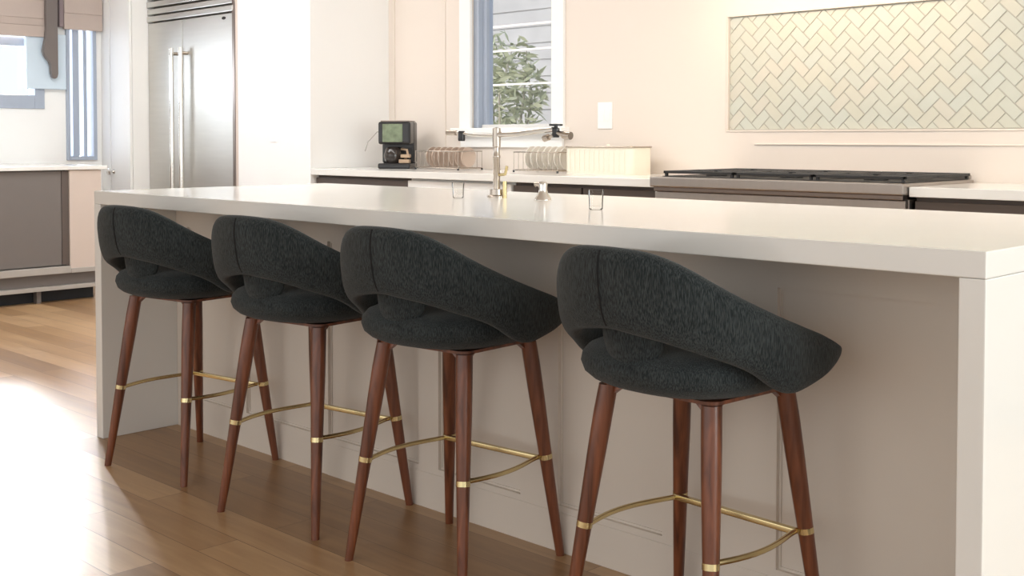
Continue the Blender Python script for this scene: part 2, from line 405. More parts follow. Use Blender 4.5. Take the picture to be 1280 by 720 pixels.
# ------------------------------------------------------------ left windows 2 and 3
w = shell('window_2')
fm = bm_new(); xw = XL-0.11
def yz_frame(bm, y0, y1, z0, z1, x0, x1, st, rb, rt):
    box(bm, x0, x1, y0, y0+st, z0, z1, 0.003); box(bm, x0, x1, y1-st, y1, z0, z1, 0.003)
    box(bm, x0, x1, y0+st, y1-st, z0, z0+rb, 0.003); box(bm, x0, x1, y0+st, y1-st, z1-rt, z1, 0.003)
yz_frame(fm, W1Y0, W1Y1, W1Z0, W1Z1, XL-0.10, XL+0.015, 0.075, 0.10, 0.06)
box(fm, XL-0.09, XL, 0.93, 1.0, W1Z0+0.1, W1Z1-0.06, 0.003)
box(fm, XL-0.095, XL-0.01, 1.0, W1Y1-0.075, 1.80, 1.87, 0.003)
obj('window_frame', fm, M['bluegrey'], w)
obj('window_glass', B(XL-0.06, XL-0.056, W1Y0+0.07, W1Y1-0.07, W1Z0+0.09, W1Z1-0.05), M['glass'], w)
w = shell('window_3')
fm = bm_new()
yz_frame(fm, W2Y0, W2Y1, W2Z0, W2Z1, XL-0.10, XL+0.02, 0.028, 0.03, 0.06)
obj('window_frame', fm, M['bluegrey'], w)
fm = bm_new(); box(fm, XL-0.08, XL-0.01, 2.075, 2.125, W2Z0+0.03, W2Z1-0.06, 0.003); box(fm, XL-0.08, XL-0.02, 2.165, 2.195, W2Z0+0.03, W2Z1-0.06, 0.002)
obj('mullion', fm, M['bluegrey'], w)
obj('window_glass', B(XL-0.06, XL-0.056, W2Y0+0.02, W2Y1-0.02, W2Z0+0.02, W2Z1-0.05), M['glass'], w)

def roman_shade(name, y0, y1, z0, z1, x0, x1, label, hem=True):
    t = thing(name, label, 'blind', (x0, (y0+y1)/2, z0))
    bm = bm_new(); yc = (y0+y1)/2
    n = 5; h = (z1-z0)/n
    for i in range(n):
        box(bm, 0.0 + 0.004*(i % 2), x1-x0 + 0.004*(i % 2), y0-yc, y1-yc, i*h + (0.001 if i else 0.083 if hem else 0), (i+1)*h+0.001, 0.004)
    obj('shade_panel', bm, M['shade'], t)
    if hem: obj('hem_band', B(-0.002, x1-x0+0.012, y0-yc-0.002, y1-yc+0.002, 0, 0.082, 0.004), M['shade'], t)
    obj('head_rail', B(0, x1-x0, y0-yc, y1-yc, z1-z0+0.001, z1-z0+0.03, 0.003), M['trim'], t)
roman_shade('roman_shade', 0.06, 1.856, 1.872, 2.55, XL+0.02, XL+0.06, 'wide beige roman shade with a deep hem over the leftmost window')
roman_shade('roman_shade', 1.985, 2.29, 1.945, 2.55, XL+0.025, XL+0.055, 'narrow beige shade over the slim window beside the white pantry', hem=False)

pb = tag(obj('wall_box', B(XL, XL+0.045, 1.695, 2.0, 1.485, 1.90, 0.004), M['paleblue']), 'pale blue square-cornered box on the wall between the two left windows', 'wall box')
prof = [(1.856, 2.7), (1.856, 1.93), (1.852, 1.86), (1.836, 1.80), (1.830, 1.77), (1.838, 1.735), (1.858, 1.705), (1.880, 1.690), (1.890, 1.66), (1.892, 1.60), (1.897, 1.572), (1.915, 1.56), (1.935, 1.57), (1.942, 1.60), (1.942, 2.7)]
tag(obj('corbel_bracket', prism(bm_new(), [(a-0.035, b) for a, b in prof], 'X', XL+0.076, XL+0.115, 0.003), M['taupe']), 'dark taupe curved corbel bracket hanging in front of the pale blue box', 'bracket')
struct('trim_4', B(XL, XL+0.05, 1.95, 1.982, 1.96, ZC, 0.003), M['mauve'])

# ------------------------------------------------------------ pantry (tall white cabinet) left of fridge
t = thing('pantry_cabinet', 'tall white pantry cabinet with double doors left of the steel refrigerator', 'cabinet', (-4.24, 2.7, 0))
def rel(bm, loc):
    bmesh.ops.translate(bm, verts=bm.verts, vec=-Vector(loc)); return bm
PL = (-4.24, 2.7, 0)
obj('carcass', rel(B(XL+0.002, -4.135, 2.322, 3.098, 0.0, 2.74, 0.002), PL), M['trim'], t)
d1 = bm_new(); box(d1, XL+0.004, -4.458, 2.30, 2.32, 0.10, 2.70, 0.004)
obj('door', rel(d1, PL), M['trim'], t)
d2 = bm_new(); box(d2, -4.444, -4.139, 2.30, 2.32, 0.10, 2.70, 0.004)
dd = obj('door', rel(d2, PL), M['trim'], t)
kb = bm_new(); lathe(kb, [(0.001, 0.0), (0.020, 0.0), (0.014, 0.006), (0.009, 0.014), (0.011, 0.022), (0.026, 0.032), (0.028, 0.044), (0.018, 0.052), (0.001, 0.054)], -4.405, 2.30, 20, 'Y', 0.855)
k = obj('door_knob', rel(kb, PL), M['chrome'], dd, 40)

# ------------------------------------------------------------ refrigerator
FL = (-3.4, 2.8, 0)
t = thing('refrigerator', 'large built-in stainless steel refrigerator with paired vertical handles', 'refrigerator', FL)
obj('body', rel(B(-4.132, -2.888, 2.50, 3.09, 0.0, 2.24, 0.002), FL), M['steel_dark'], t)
obj('door', rel(B(-4.130, -3.629, 2.452, 2.497, 0.12, 1.985, 0.005), FL), M['steel'], t)
rd = obj('door', rel(B(-3.621, -2.955, 2.452, 2.497, 0.12, 1.985, 0.005), FL), M['steel'], t)
gb = bm_new()
for i in range(4): box(gb, -4.130, -2.935, 2.440+0.006*(i % 2), 2.497, 1.996+i*0.055, 1.996+i*0.055+0.042, 0.006)
obj('top_grille', rel(gb, FL), M['steel'], t)
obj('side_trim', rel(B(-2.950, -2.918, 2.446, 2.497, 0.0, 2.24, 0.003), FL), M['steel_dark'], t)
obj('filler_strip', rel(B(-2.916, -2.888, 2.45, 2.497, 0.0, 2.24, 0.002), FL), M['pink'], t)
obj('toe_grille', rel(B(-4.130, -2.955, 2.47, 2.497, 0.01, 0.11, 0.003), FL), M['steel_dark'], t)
for x in (-3.685, -3.555):
    hb = bm_new(); tube(hb, [(x, 2.395, 0.62), (x, 2.395, 1.775)], 0.017, 16)
    h = obj('door_handle', rel(hb, FL), M['chrome'], t, 40)
    for z in (0.70, 1.735):
        q = bm_new(); tube(q, [(x, 2.40, z), (x, 2.452, z)], 0.013, 12)
        obj('handle_bracket', rel(q, FL), M['nickel'], h, 40)
bb = bm_new(); lathe(bb, [(0.0001, 0), (0.024, 0), (0.024, 0.003), (0.0001, 0.0035)], -3.06, 2.452, 24, 'Y', 1.955)
for v in bb.verts: v.co.z = 1.955 + (v.co.z-1.955)*0.45
obj('badge', rel(bb, FL), M['black'], rd, 40)['label'] = 'small dark oval badge'

# ------------------------------------------------------------ low cabinet run under the left windows
DL = (-4.1, 0.2, 0)
t = thing('low_cabinet', 'long dark taupe low cabinet under the left windows', 'cabinet', DL)
Y0, Y1 = -2.2, 1.57
obj('carcass', rel(B(XL+0.002, -3.66, Y0, Y1, 0.09, 0.896, 0.002), DL), M['greycab'], t)
obj('door_panel', rel(B(-3.66, -3.615, 0.62, Y1-0.05, 0.25, 0.892, 0.003), DL), M['greycab'], t)
obj('door_panel', rel(B(-3.66, -3.615, -0.36, 0.61, 0.25, 0.892, 0.003), DL), M['greycab'], t)
obj('door_panel', rel(B(-3.66, -3.615, -1.34, -0.37, 0.25, 0.892, 0.003), DL), M['greycab'], t)
obj('end_stile', rel(B(-3.66, -3.610, Y1-0.048, Y1, 0.25, 0.892, 0.003), DL), M['darkcab'], t)
obj('upper_ledge', rel(B(-3.66, -3.585, Y0, Y1, 0.195, 0.243, 0.004), DL), M['greyrail'], t)
obj('drawer_strip', rel(B(-3.66, -3.625, Y0, 1.80, 0.115, 0.193, 0.002), DL), M['greycab'], t)
obj('bottom_rail', rel(B(-3.66, -3.590, Y0, 1.80, 0.085, 0.113, 0.003), DL), M['greyrail'], t)
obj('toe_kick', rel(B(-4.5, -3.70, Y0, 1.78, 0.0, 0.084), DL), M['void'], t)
for y in (1.35, 0.4, -0.6, -1.6):
    obj('foot', rel(B(-3.69, -3.63, y, y+0.03, 0.0, 0.084, 0.003), DL), M['greycab'], t)
ep = thing('end_panel', 'blush pale panel closing the right end of the dark low cabinet', 'panel', (-3.7, 1.7, 0))
obj('panel', rel(B(XL+0.01, -3.60, Y1+0.002, 1.80, 0.194, 0.896, 0.003), (-3.7, 1.7, 0)), M['pink'], ep)
obj('panel_base', rel(B(-3.625, -3.585, Y1+0.002, 1.80, 0.194, 0.225, 0.003), (-3.7, 1.7, 0)), M['greyrail'], ep)
tag(obj('window_worktop', B(XL+0.003, -3.585, Y0, 1.84, 0.898, 0.925, 0.004), M['quartz']), 'thin white worktop on the dark low cabinet under the left windows', 'worktop')

# ------------------------------------------------------------ back run: cabinets, worktops, range
def base_cabinet(name, x0, x1, label, front, n=1, handle=True, body=None):
    L0 = ((x0+x1)/2, 2.8, 0)
    t = thing(name, label, 'cabinet', L0)
    obj('carcass', rel(B(x0+0.002, x1-0.002, 2.51, 3.09, 0.10, 0.878, 0.002), L0), body or M['darkcab'], t)
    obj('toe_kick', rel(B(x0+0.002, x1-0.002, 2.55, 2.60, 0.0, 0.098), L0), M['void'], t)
    wd = (x1-x0)/n
    for i in range(n):
        a, b = x0+i*wd+0.006, x0+(i+1)*wd-0.006
        for (z0, z1) in ((0.70, 0.862), (0.41, 0.692), (0.11, 0.402)):
            d = obj('drawer', rel(B(a, b, 2.488, 2.509, z0, z1, 0.003), L0), front, t)
            if handle:
                c = (a+b)/2; zz = (z0+z1)/2
                hb = bm_new(); tube(hb, [(c-0.09, 2.487, zz), (c-0.09, 2.46, zz), (c+0.09, 2.46, zz), (c+0.09, 2.487, zz)], 0.005, 8)
                obj('handle', rel(hb, L0), M['chrome'], d, 40)
    return t
t = base_cabinet('drawer_cabinet', -2.04, -1.125, 'dark taupe drawer cabinet at the left end of the back counter', M['darkcab'], 1)
hb = bm_new(); tube(hb, [(-1.93, 2.487, 0.80), (-1.93, 2.465, 0.80), (-1.93, 2.465, 0.86), (-1.93, 2.487, 0.86)], 0.006, 8)
# dishwasher
DW = (-0.7, 2.8, 0)
t = thing('dishwasher', 'white panelled dishwasher in the back counter below the window', 'dishwasher', DW)
obj('body', rel(B(-1.122, -0.262, 2.51, 3.09, 0.09, 0.876, 0.002), DW), M['trim'], t)
dw = obj('door', rel(B(-1.118, -0.266, 2.478, 2.508, 0.11, 0.866, 0.004), DW), M['trim'], t)
hb = bm_new(); tube(hb, [(-0.50, 2.477, 0.79), (-0.50, 2.445, 0.79), (-0.36, 2.445, 0.79), (-0.36, 2.477, 0.79)], 0.007, 8)
obj('handle', rel(hb, DW), M['chrome'], dw, 40)
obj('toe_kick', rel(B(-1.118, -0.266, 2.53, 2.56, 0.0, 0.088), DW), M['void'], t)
base_cabinet('drawer_cabinet', -0.258, 0.722, 'dark taupe drawer cabinet just left of the gas range', M['darkcab'], 2, handle=False)
base_cabinet('drawer_cabinet', 2.002, 3.40, 'dark taupe drawer cabinet just right of the gas range', M['darkcab'], 2)
base_cabinet('drawer_cabinet', 3.404, 4.80, 'dark taupe drawer cabinet at the far right of the back counter', M['darkcab'], 2)
tag(obj('back_worktop', B(-2.04, 0.724, 2.45, YB-0.002, 0.880, 0.920, 0.003), M['quartz']), 'white worktop along the back wall left of the range', 'worktop')
tag(obj('back_worktop', B(2.0, 4.80, 2.45, YB-0.002, 0.880, 0.920, 0.003), M['quartz']), 'white worktop along the back wall right of the range', 'worktop')

RL = (1.362, 2.75, 0)
t = thing('gas_range', 'wide stainless steel gas range with black cast iron grates', 'range', RL)
RX0, RX1 = 0.727, 1.996
obj('body', rel(B(RX0+0.004, RX1-0.004, 2.47, 3.07, 0.10, 0.868, 0.003), RL), M['range_steel'], t)
obj('cooktop', rel(B(RX0, RX1, 2.405, 3.08, 0.886, 0.934, 0.006), RL), M['range_steel'], t)
obj('dark_rail', rel(B(RX0+0.01, RX1-0.01, 2.425, 2.47, 0.866, 0.886, 0.003), RL), M['steel_dark'], t)  # dark steel strip set back under the cooktop lip
obj('control_panel', rel(B(RX0+0.006, RX1-0.006, 2.44, 2.469, 0.745, 0.864, 0.004), RL), M['range_steel'], t)
for i in range(8):
    x = RX0+0.10+i*(RX1-RX0-0.2)/7
    kb = bm_new(); lathe(kb, [(0.0001, 0), (0.026, 0), (0.026, 0.006), (0.021, 0.010), (0.019, 0.034), (0.0001, 0.036)], x, 2.44, 20, 'Y', 0.79)
    obj('knob', rel(kb, RL), M['black'], t, 40)
for (a, b) in ((RX0+0.02, RX0+0.80), (RX0+0.83, RX1-0.02)):
    dr = obj('oven_door', rel(B(a, b, 2.44, 2.469, 0.16, 0.735, 0.005), RL), M['range_steel'], t)
    obj('oven_window', rel(B(a+0.10, b-0.10, 2.437, 2.4395, 0.28, 0.60), RL), M['black'], dr)
    hb = bm_new(); tube(hb, [(a+0.05, 2.439, 0.69), (a+0.05, 2.385, 0.69), (b-0.05, 2.385, 0.69), (b-0.05, 2.439, 0.69)], 0.012, 12)
    obj('oven_handle', rel(hb, RL), M['chrome'], dr, 40)
for x in (RX0+0.06, RX1-0.06):
    for y in (2.52, 3.0):
        q = bm_new(); lathe(q, [(0.0001, 0), (0.022, 0), (0.018, 0.099), (0.0001, 0.099)], x, y, 16)
        obj('foot', rel(q, RL), M['steel_dark'], t, 40)
obj('back_riser', rel(B(RX0+0.01, RX1-0.01, 3.055, 3.08, 0.935, 0.952, 0.003), RL), M['range_steel'], t)
obj('burner_tray', rel(B(RX0+0.05, RX1-0.012, 2.44, 3.045, 0.9345, 0.938, 0.001), RL), M['iron'], t)
gw = (RX1-RX0-0.075)/3
for i in range(3):
    x0 = RX0+0.06+i*gw; x1 = x0+gw-0.008; y0, y1 = 2.435, 3.05
    if i == 2: x1 = RX1-0.004
    g = bm_new(); zt = 0.962; h = 0.012; th = 0.006
    for y in (y0, (y0+y1)/2-0.02, (y0+y1)/2+0.02, y1-0.012): box(g, x0, x1, y, y+0.012, zt-h, zt, 0.002)
    for x in (x0, x1-0.012): box(g, x, x+0.012, y0, y1, zt-h, zt, 0.002)
    for yy in ((y0*0.75+y1*0.25), (y0*0.25+y1*0.75)):
        xc = (x0+x1)/2
        for a in range(8):
            an = a*PI/4
            p0 = (xc+0.035*math.cos(an), yy+0.035*math.sin(an), zt-0.005)
            lx = (x1-x0)/2-0.006 if abs(math.cos(an)) > 0.5 else 0.0; ly = 0.135 if abs(math.sin(an)) > 0.5 else 0.0
            p1 = (xc+math.copysign(lx, math.cos(an)), yy+math.copysign(ly, math.sin(an)), zt-0.005)
            tube(g, [p0, p1], 0.006, 6)
    for x in (x0+0.006, x1-0.018):
        for y in (y0+0.003, y1-0.015): box(g, x, x+0.012, y, y+0.012, 0.938, zt-h+0.001)
    gr = obj('grate', rel(g, RL), M['iron'], t)
    for yy in ((y0*0.75+y1*0.25), (y0*0.25+y1*0.75)):
        q = bm_new(); lathe(q, [(0.0001, 0), (0.05, 0), (0.05, 0.005), (0.034, 0.007), (0.034, 0.013), (0.028, 0.016), (0.0001, 0.016)], (x0+x1)/2, yy, 24, 'Z', 0.9382)
        obj('burner', rel(q, RL), M['iron'], t, 40)

# ------------------------------------------------------------ switch plates
def switch_plate(x, y, z, w_, h_, label, n=1):
    t = thing('switch_plate', label, 'light switch', (x, y, z))
    obj('plate', B(-w_/2, w_/2, -0.006, 0, -h_/2, h_/2, 0.002), M['plastic'], t)
    for i in range(n):
        c = (i-(n-1)/2)*0.046
        obj('rocker', B(c-0.016, c+0.016, -0.010, -0.006, -0.033, 0.033, 0.0015), M['plastic'], t)
switch_plate(-2.455, PY0, 1.147, 0.078, 0.12, 'white light switch on the white wall right of the refrigerator')
switch_plate(-0.127, YB, 1.243, 0.105, 0.15, 'white switch plate on the cream wall right of the sink window', 2)

# ------------------------------------------------------------ island
L_, OV, DP, TH, H = 3.324, 0.308, 1.053, 0.048, 0.920
IL = (L_/2, DP/2, 0)
t = thing('island_worktop', 'thick white quartz island worktop with waterfall ends', 'worktop', IL)
obj('slab', rel(B(0, L_, 0, DP, H-TH, H, 0.0025), IL), M['quartz'], t)
obj('waterfall_leg', rel(B(0, TH, 0, DP, 0, H-TH-0.0005, 0.0025), IL), M['quartz'], t)
obj('waterfall_leg', rel(B(L_-TH, L_, 0, DP, 0, H-TH-0.0005, 0.0025), IL), M['quartz'], t)
t = thing('island_cabinet', 'greige panelled island cabinet under the white waterfall worktop', 'cabinet', IL)
z1 = H-TH-0.001; x0, x1 = TH+0.001, L_-TH-0.001
obj('carcass', rel(B(x0, x1, OV+0.014, DP-0.01, 0, z1), IL), M['island_paint'], t)
fr = bm_new()
recs = [(0.13, 0.44), (0.53, 0.93), (1.02, 1.475), (1.565, 1.906), (2.047, 2.397), (2.722, x1-0.10)]
ys, ye = OV, OV+0.0135
box(fr, x0, x1, ys, ye, 0.776, z1); box(fr, x0, x1, ys, ye, 0.0, 0.125)
px = x0
for a, b in recs:
    box(fr, px, a, ys, ye, 0.125, 0.776); px = b
box(fr, px, x1, ys, ye, 0.125, 0.776)
obj('panel_frame', rel(fr, IL), M['island_paint'], t)
for a, b in recs:
    mo = bm_new(); P = [(a, 0.125), (b, 0.125), (b, 0.776), (a, 0.776)]; Q = [(a+0.006, 0.131), (b-0.006, 0.131), (b-0.006, 0.770), (a+0.006, 0.770)]
    vv = {}
    for nm, pl in (('P', P), ('Q', Q)):
        for k, (u, v) in enumerate(pl):
            for yy in (ys+0.011, ye): vv[nm, k, yy] = mo.verts.new((u, yy, v))
    for k in range(4):
        n = (k+1) % 4; f, g = ys+0.011, ye
        mo.faces.new((vv['P', k, f], vv['P', n, f], vv['Q', n, f], vv['Q', k, f])); mo.faces.new((vv['Q', k, f], vv['Q', n, f], vv['Q', n, g], vv['Q', k, g]))
        mo.faces.new((vv['P', k, g], vv['P', n, g], vv['P', n, f], vv['P', k, f])); mo.faces.new((vv['Q', k, g], vv['Q', n, g], vv['P', n, g], vv['P', k, g]))
    obj('panel_moulding', rel(mo, IL), M['island_paint'], t)
obj('plinth', rel(B(x0+0.97, x1, OV-0.003, OV-0.0002, 0, 0.108, 0.0015), IL), M['island_paint'], t)

# island faucet
FA = (1.417, 0.70, H)
t = thing('island_faucet', 'tall nickel articulated faucet standing on the island worktop', 'faucet', FA)
q = bm_new(); lathe(q, [(0.0001, 0), (0.032, 0), (0.032, 0.006), (0.024, 0.010), (0.022, 0.028), (0.0001, 0.03)], 0, 0, 24)
obj('base_flange', q, M['nickel'], t, 40)
q = bm_new(); lathe(q, [(0.0001, 0.028), (0.012, 0.028), (0.011, 0.13), (0.0125, 0.132), (0.0125, 0.138), (0.0105, 0.142), (0.0105, 0.165), (0.0135, 0.168), (0.0135, 0.228), (0.0001, 0.232)], 0, 0, 24)
obj('post', q, M['nickel'], t, 40)
q = bm_new(); tube(q, [(0.012, 0, 0.207), (0.10, -0.002, 0.210), (0.20, -0.004, 0.219), (0.262, -0.005, 0.223)], [0.009, 0.009, 0.009, 0.008], 12)
arm = obj('arm', q, M['chrome'], t, 40)
q = bm_new(); lathe(q, [(0.0001, 0.198), (0.010, 0.198), (0.012, 0.205), (0.012, 0.226), (0.006, 0.229), (0.006, 0.233), (0.022, 0.234), (0.022, 0.240), (0.0001, 0.241)], 0.268, -0.005, 20)
jt = obj('joint_knob', q, M['black'], arm, 40)
q = bm_new(); tube(q, [(0.268, -0.005, 0.212), (0.315, -0.005, 0.207)], 0.008, 12); tube(q, [(0.300, -0.005, 0.206), (0.330, -0.005, 0.203)], 0.0125, 12)
obj('spout', q, M['nickel'], arm, 40)
q = bm_new(); tube(q, [(0.262, -0.005, 0.205), (0.228, -0.005, 0.196)], 0.005, 10); tube(q, [(0.238, -0.005, 0.199), (0.218, -0.005, 0.194)], 0.0105, 12)
obj('spray_head', q, M['nickel'], arm, 40)
q = bm_new(); tube(q, [(-0.012, 0, 0.203), (-0.10, 0.0, 0.206), (-0.20, 0.0, 0.214)], 0.0055, 10)
a2 = obj('arm', q, M['chrome'], t, 40)
q = bm_new(); lathe(q, [(0.0001, 0.186), (0.011, 0.186), (0.012, 0.19), (0.012, 0.215), (0.010, 0.22), (0.0001, 0.22)], -0.168, 0, 16)
obj('joint_knob', q, M['black'], a2, 40)
q = bm_new(); tube(q, [(-0.195, 0, 0.213), (-0.24, 0, 0.214)], 0.009, 12); 
obj('lever', q, M['nickel'], a2, 40)
q = bm_new(); tube(q, [(0.012, 0, 0.075), (0.040, 0, 0.078), (0.044, 0, 0.09), (0.048, 0.0, 0.105)], 0.005, 10)
obj('side_lever', q, M['brass'], t, 40)
q = bm_new(); tube(q, [(0.034, 0.004, 0.0), (0.034, 0.004, 0.055)], 0.0075, 12)
obj('brass_sleeve', q, M['brass'], t, 40)

t = thing('faucet_handle', 'small polished nickel tap handle on the island right of the faucet', 'tap handle', (1.626, 0.70, H))
q = bm_new(); lathe(q, [(0.0001, 0), (0.027, 0), (0.026, 0.006), (0.016, 0.020), (0.013, 0.034), (0.0145, 0.05), (0.011, 0.058), (0.0001, 0.060)], 0, 0, 24)
obj('handle_body', q, M['chrome'], t, 40)
q = bm_new(); tube(q, [(0, 0, 0.045), (-0.022, -0.006, 0.050), (-0.028, -0.008, 0.048)], [0.007, 0.006, 0.008], 10)
obj('lever', q, M['nickel'], t, 40)
for (x, y, s, lab) in ((1.355, 0.585, 0.8, 'clear glass tumbler on the island left of the faucet'), (2.075, 0.43, 0.85, 'clear glass tumbler on the island right of the faucet, nearest the range')):
    q = bm_new(); lathe(q, [(0.0001, 0), (0.018*s, 0), (0.022*s, 0.003), (0.023*s, 0.03), (0.026*s, 0.065*s), (0.0245*s, 0.065*s), (0.0215*s, 0.030), (0.019*s, 0.010), (0.0001, 0.009)], 0, 0, 28)
    o = tag(obj('glass_tumbler', q, M['tumbler'], None, 40), lab, 'glass'); o.location = (x, y, H)

# ------------------------------------------------------------ coffee maker
CL = (-1.665, 2.86, 0.92)
t = thing('coffee_maker', 'black coffee maker on the back counter beside the white wall', 'coffee maker', CL, R(38))
obj('base', B(-0.105, 0.105, -0.12, 0.12, 0, 0.035, 0.012, 3), M['black'], t)
obj('column', B(-0.105, 0.105, 0.01, 0.12, 0.034, 0.30, 0.015, 3), M['black'], t)
obj('brew_head', B(-0.105, 0.105, -0.11, 0.02, 0.155, 0.30, 0.018, 3), M['black'], t)
obj('green_display_window', B(-0.075, 0.055, -0.114, -0.108, 0.170, 0.285, 0.003), M['green_tank'], t)
obj('chrome_lid_band', B(-0.09, 0.095, -0.10, 0.10, 0.299, 0.307, 0.004), M['steel_dark'], t)
q = bm_new(); lathe(q, [(0.0001, 0), (0.045, 0), (0.055, 0.015), (0.060, 0.05), (0.050, 0.09), (0.038, 0.102), (0.0001, 0.104)], -0.02, -0.04, 28, 'Z', 0.036)
car = obj('carafe', q, M['coffee_glass'], t, 40)
q = bm_new(); tube(q, [(0.035, -0.045, 0.125), (0.075, -0.07, 0.12), (0.082, -0.075, 0.09), (0.060, -0.06, 0.055)], 0.008, 10)
obj('carafe_handle', q, M['tan'], car, 40)
q = bm_new()
box(q, 0.03, 0.098, -0.112, -0.06, 0.036, 0.060, 0.004); box(q, 0.04, 0.10, -0.108, -0.06, 0.070, 0.092, 0.004)
obj('cup_shelf', q, M['tan'], t)
q = bm_new(); tube(q, [(-0.105, 0.05, 0.24), (-0.15, 0.06, 0.235), (-0.20, 0.02, 0.17), (-0.215, 0.0, 0.11)], 0.003, 8)
obj('power_cord', q, M['greyrail'], t, 40)

# ------------------------------------------------------------ dish racks, plates, bread bin
ORD = ['leftmost', 'second from left', 'third from left', 'middle', 'third from right', 'second from right', 'rightmost']
def dish_rack(x0, x1, y0, y1, label, pm, n, plabel, pgroup, r):
    Lq = ((x0+x1)/2, (y0+y1)/2, 0.92)
    t = thing('dish_rack', label, 'dish rack', Lq)
    hx, hy = (x1-x0)/2, (y1-y0)/2
    for z in (0.012, 0.115):
        q = bm_new(); tube(q, [(-hx, -hy, z), (hx, -hy, z), (hx, hy, z), (-hx, hy, z)], 0.0035, 8, closed=True)
        obj('rim', q, M['nickel'], t, 60)
    q = bm_new(); m = 9
    for i in range(m+1):
        x = -hx + 2*hx*i/m
        tube(q, [(x, -hy, 0.115), (x, -hy, 0.014), (x, hy, 0.014), (x, hy, 0.115)], 0.002, 6)
    obj('wires', q, M['nickel'], t)
    for x in (-hx, hx):
        for y in (-hy, hy):
            q = bm_new(); tube(q, [(x, y, 0), (x, y, 0.012)], 0.006, 10); obj('foot', q, M['black'], t)
    proto = None
    for i in range(n):
        x = Lq[0]-hx+0.035+(2*hx-0.07)*i/(n-1)
        if proto is None:
            q = bm_new(); lathe(q, [(0.0001, 0.0), (r*0.55, 0.0), (r*0.9, 0.012), (r, 0.018), (r*0.985, 0.022), (r*0.85, 0.016), (r*0.5, 0.006), (0.0001, 0.006)], 0, 0, 36, 'X')
            o = proto = obj('plate', q, pm, None, 40)
        else:
            o = proto.copy(); C.objects.link(o)
        o.location = (x, Lq[1], 0.92+0.0165+r)
        tag(o, plabel % ORD[i], 'plate', pgroup)
dish_rack(-1.42, -1.03, 2.80, 3.00, 'wire dish rack of beige plates right of the coffee maker', M['plate_beige'], 7,
          'beige plate on edge, %s in the wire rack by the coffee maker', 'beige plates in the left dish rack', 0.062)
dish_rack(-0.56, -0.22, 2.80, 3.00, 'wire dish rack of white plates right of the faucet', M['plate_white'], 7,
          'white plate on edge, %s in the wire rack by the cream bin', 'white plates in the right dish rack', 0.066)
BL = (0.06, 2.90, 0.92)
t = thing('bread_bin', 'long cream ribbed bread bin with a metal rim under the switch plate', 'bread bin', BL)
def rrect(hx, hy, r, n=6):
    P = []
    for cx, cy, a0 in ((hx-r, hy-r, 0), (-hx+r, hy-r, 90), (-hx+r, -hy+r, 180), (hx-r, -hy+r, 270)):
        for i in range(n+1): a = R(a0+90*i/n); P.append((cx+r*math.cos(a), cy+r*math.sin(a)))
    return P
q = bm_new(); P = rrect(0.235, 0.105, 0.05); prism(q, P, 'Z', 0.0, 0.145)
obj('bin_body', q, M['cream_enamel'], t, 30)
q = bm_new()
for i in range(12): 
    x = -0.19+i*0.38/11; box(q, x-0.008, x+0.008, -0.1085, -0.1045, 0.012, 0.135, 0.0015)
obj('ribs', q, M['cream_enamel'], t)
q = bm_new(); tube(q, [(x, y, 0.148) for x, y in rrect(0.238, 0.108, 0.05)], 0.0045, 8, closed=True)
obj('metal_rim', q, M['nickel'], t, 60)
q = bm_new(); prism(q, rrect(0.232, 0.102, 0.05), 'Z', 0.1455, 0.1525); lathe(q, [(0.0001, 0.152), (0.012, 0.152), (0.008, 0.162), (0.0001, 0.163)], 0, 0, 16)
obj('lid', q, M['cream_enamel'], t, 30)

# ------------------------------------------------------------ bar stools
def back_bm(p0, p1, zt_f, zb_f, half, cap=True, rs=1.0):
    bm = bm_new(); n = 96; m = 28; rings = []
    for i in range(n+1):
        ph = p0 + (p1-p0)*i/n; a = abs(ph); sg = 1 if ph >= 0 else -1
        if a <= 90:
            x = 0.262*math.sin(R(a)); y = -0.262*math.cos(R(a)) + 0.0
            nx, ny = math.sin(R(a)), -math.cos(R(a))
        else:
            u = (a-90)/45.0; x = 0.262*(1-0.04*u*u); y = 0.184*u
            tx, ty = -0.262*0.08*u, 0.184; l = math.hypot(tx, ty); nx, ny = ty/l, -tx/l
        x *= sg*rs; nx *= sg; y *= rs
        zt, zb = zt_f(a), zb_f(a); zc, b = (zt+zb)/2, (zt-zb)/2
        end = min(abs(ph-p0), abs(p1-ph)) if cap else 99
        e = min(1.0, end/26.0); k = math.sqrt(max(0.0, 1-(1-e)**2)); k = max(k, 0.03)
        th = half*(0.35+0.65*k) if end < 26 else half
        bb_ = b*(0.05+0.95*k)
        lean = 0.13 * math.cos(R(min(a, 90)))
        vs = []
        for j in range(m):
            t_ = 2*PI*j/m; c, s = math.cos(t_), math.sin(t_)
            ex = 2/2.5
            u_ = math.copysign(abs(c)**ex, c)*th*(k if end < 26 else 1); v_ = math.copysign(abs(s)**ex, s)*bb_
            off = u_ + lean*v_
            vs.append(bm.verts.new((x+nx*off, y+ny*off, zc+v_ + (0.0 if end >= 26 else (1-k)*b*0.55))))
        rings.append(vs)
    for a_, b_ in zip(rings, rings[1:]): bridge(bm, a_, b_)
    bm.faces.new(list(reversed(rings[0]))); bm.faces.new(rings[-1])
    return bm
def interp(tab):
    def lin(a):
        a = abs(a)
        for (a0, v0), (a1, v1) in zip(tab, tab[1:]):
            if a <= a1: return v0+(v1-v0)*(a-a0)/(a1-a0)
        return tab[-1][1]
    def f(a):
        w_ = min(7.0, max(0.5, tab[-1][0]-a))
        return sum(lin(a+k*w_/4) for k in range(-4, 5))/9
    return f
ZT = interp([(0, 0.901), (18, 0.897), (27, 0.887), (36, 0.869), (45, 0.845), (54, 0.820), (63, 0.799), (72, 0.779), (81, 0.761), (90, 0.746), (99, 0.733), (108, 0.721), (117, 0.707), (126, 0.694), (135, 0.680)])
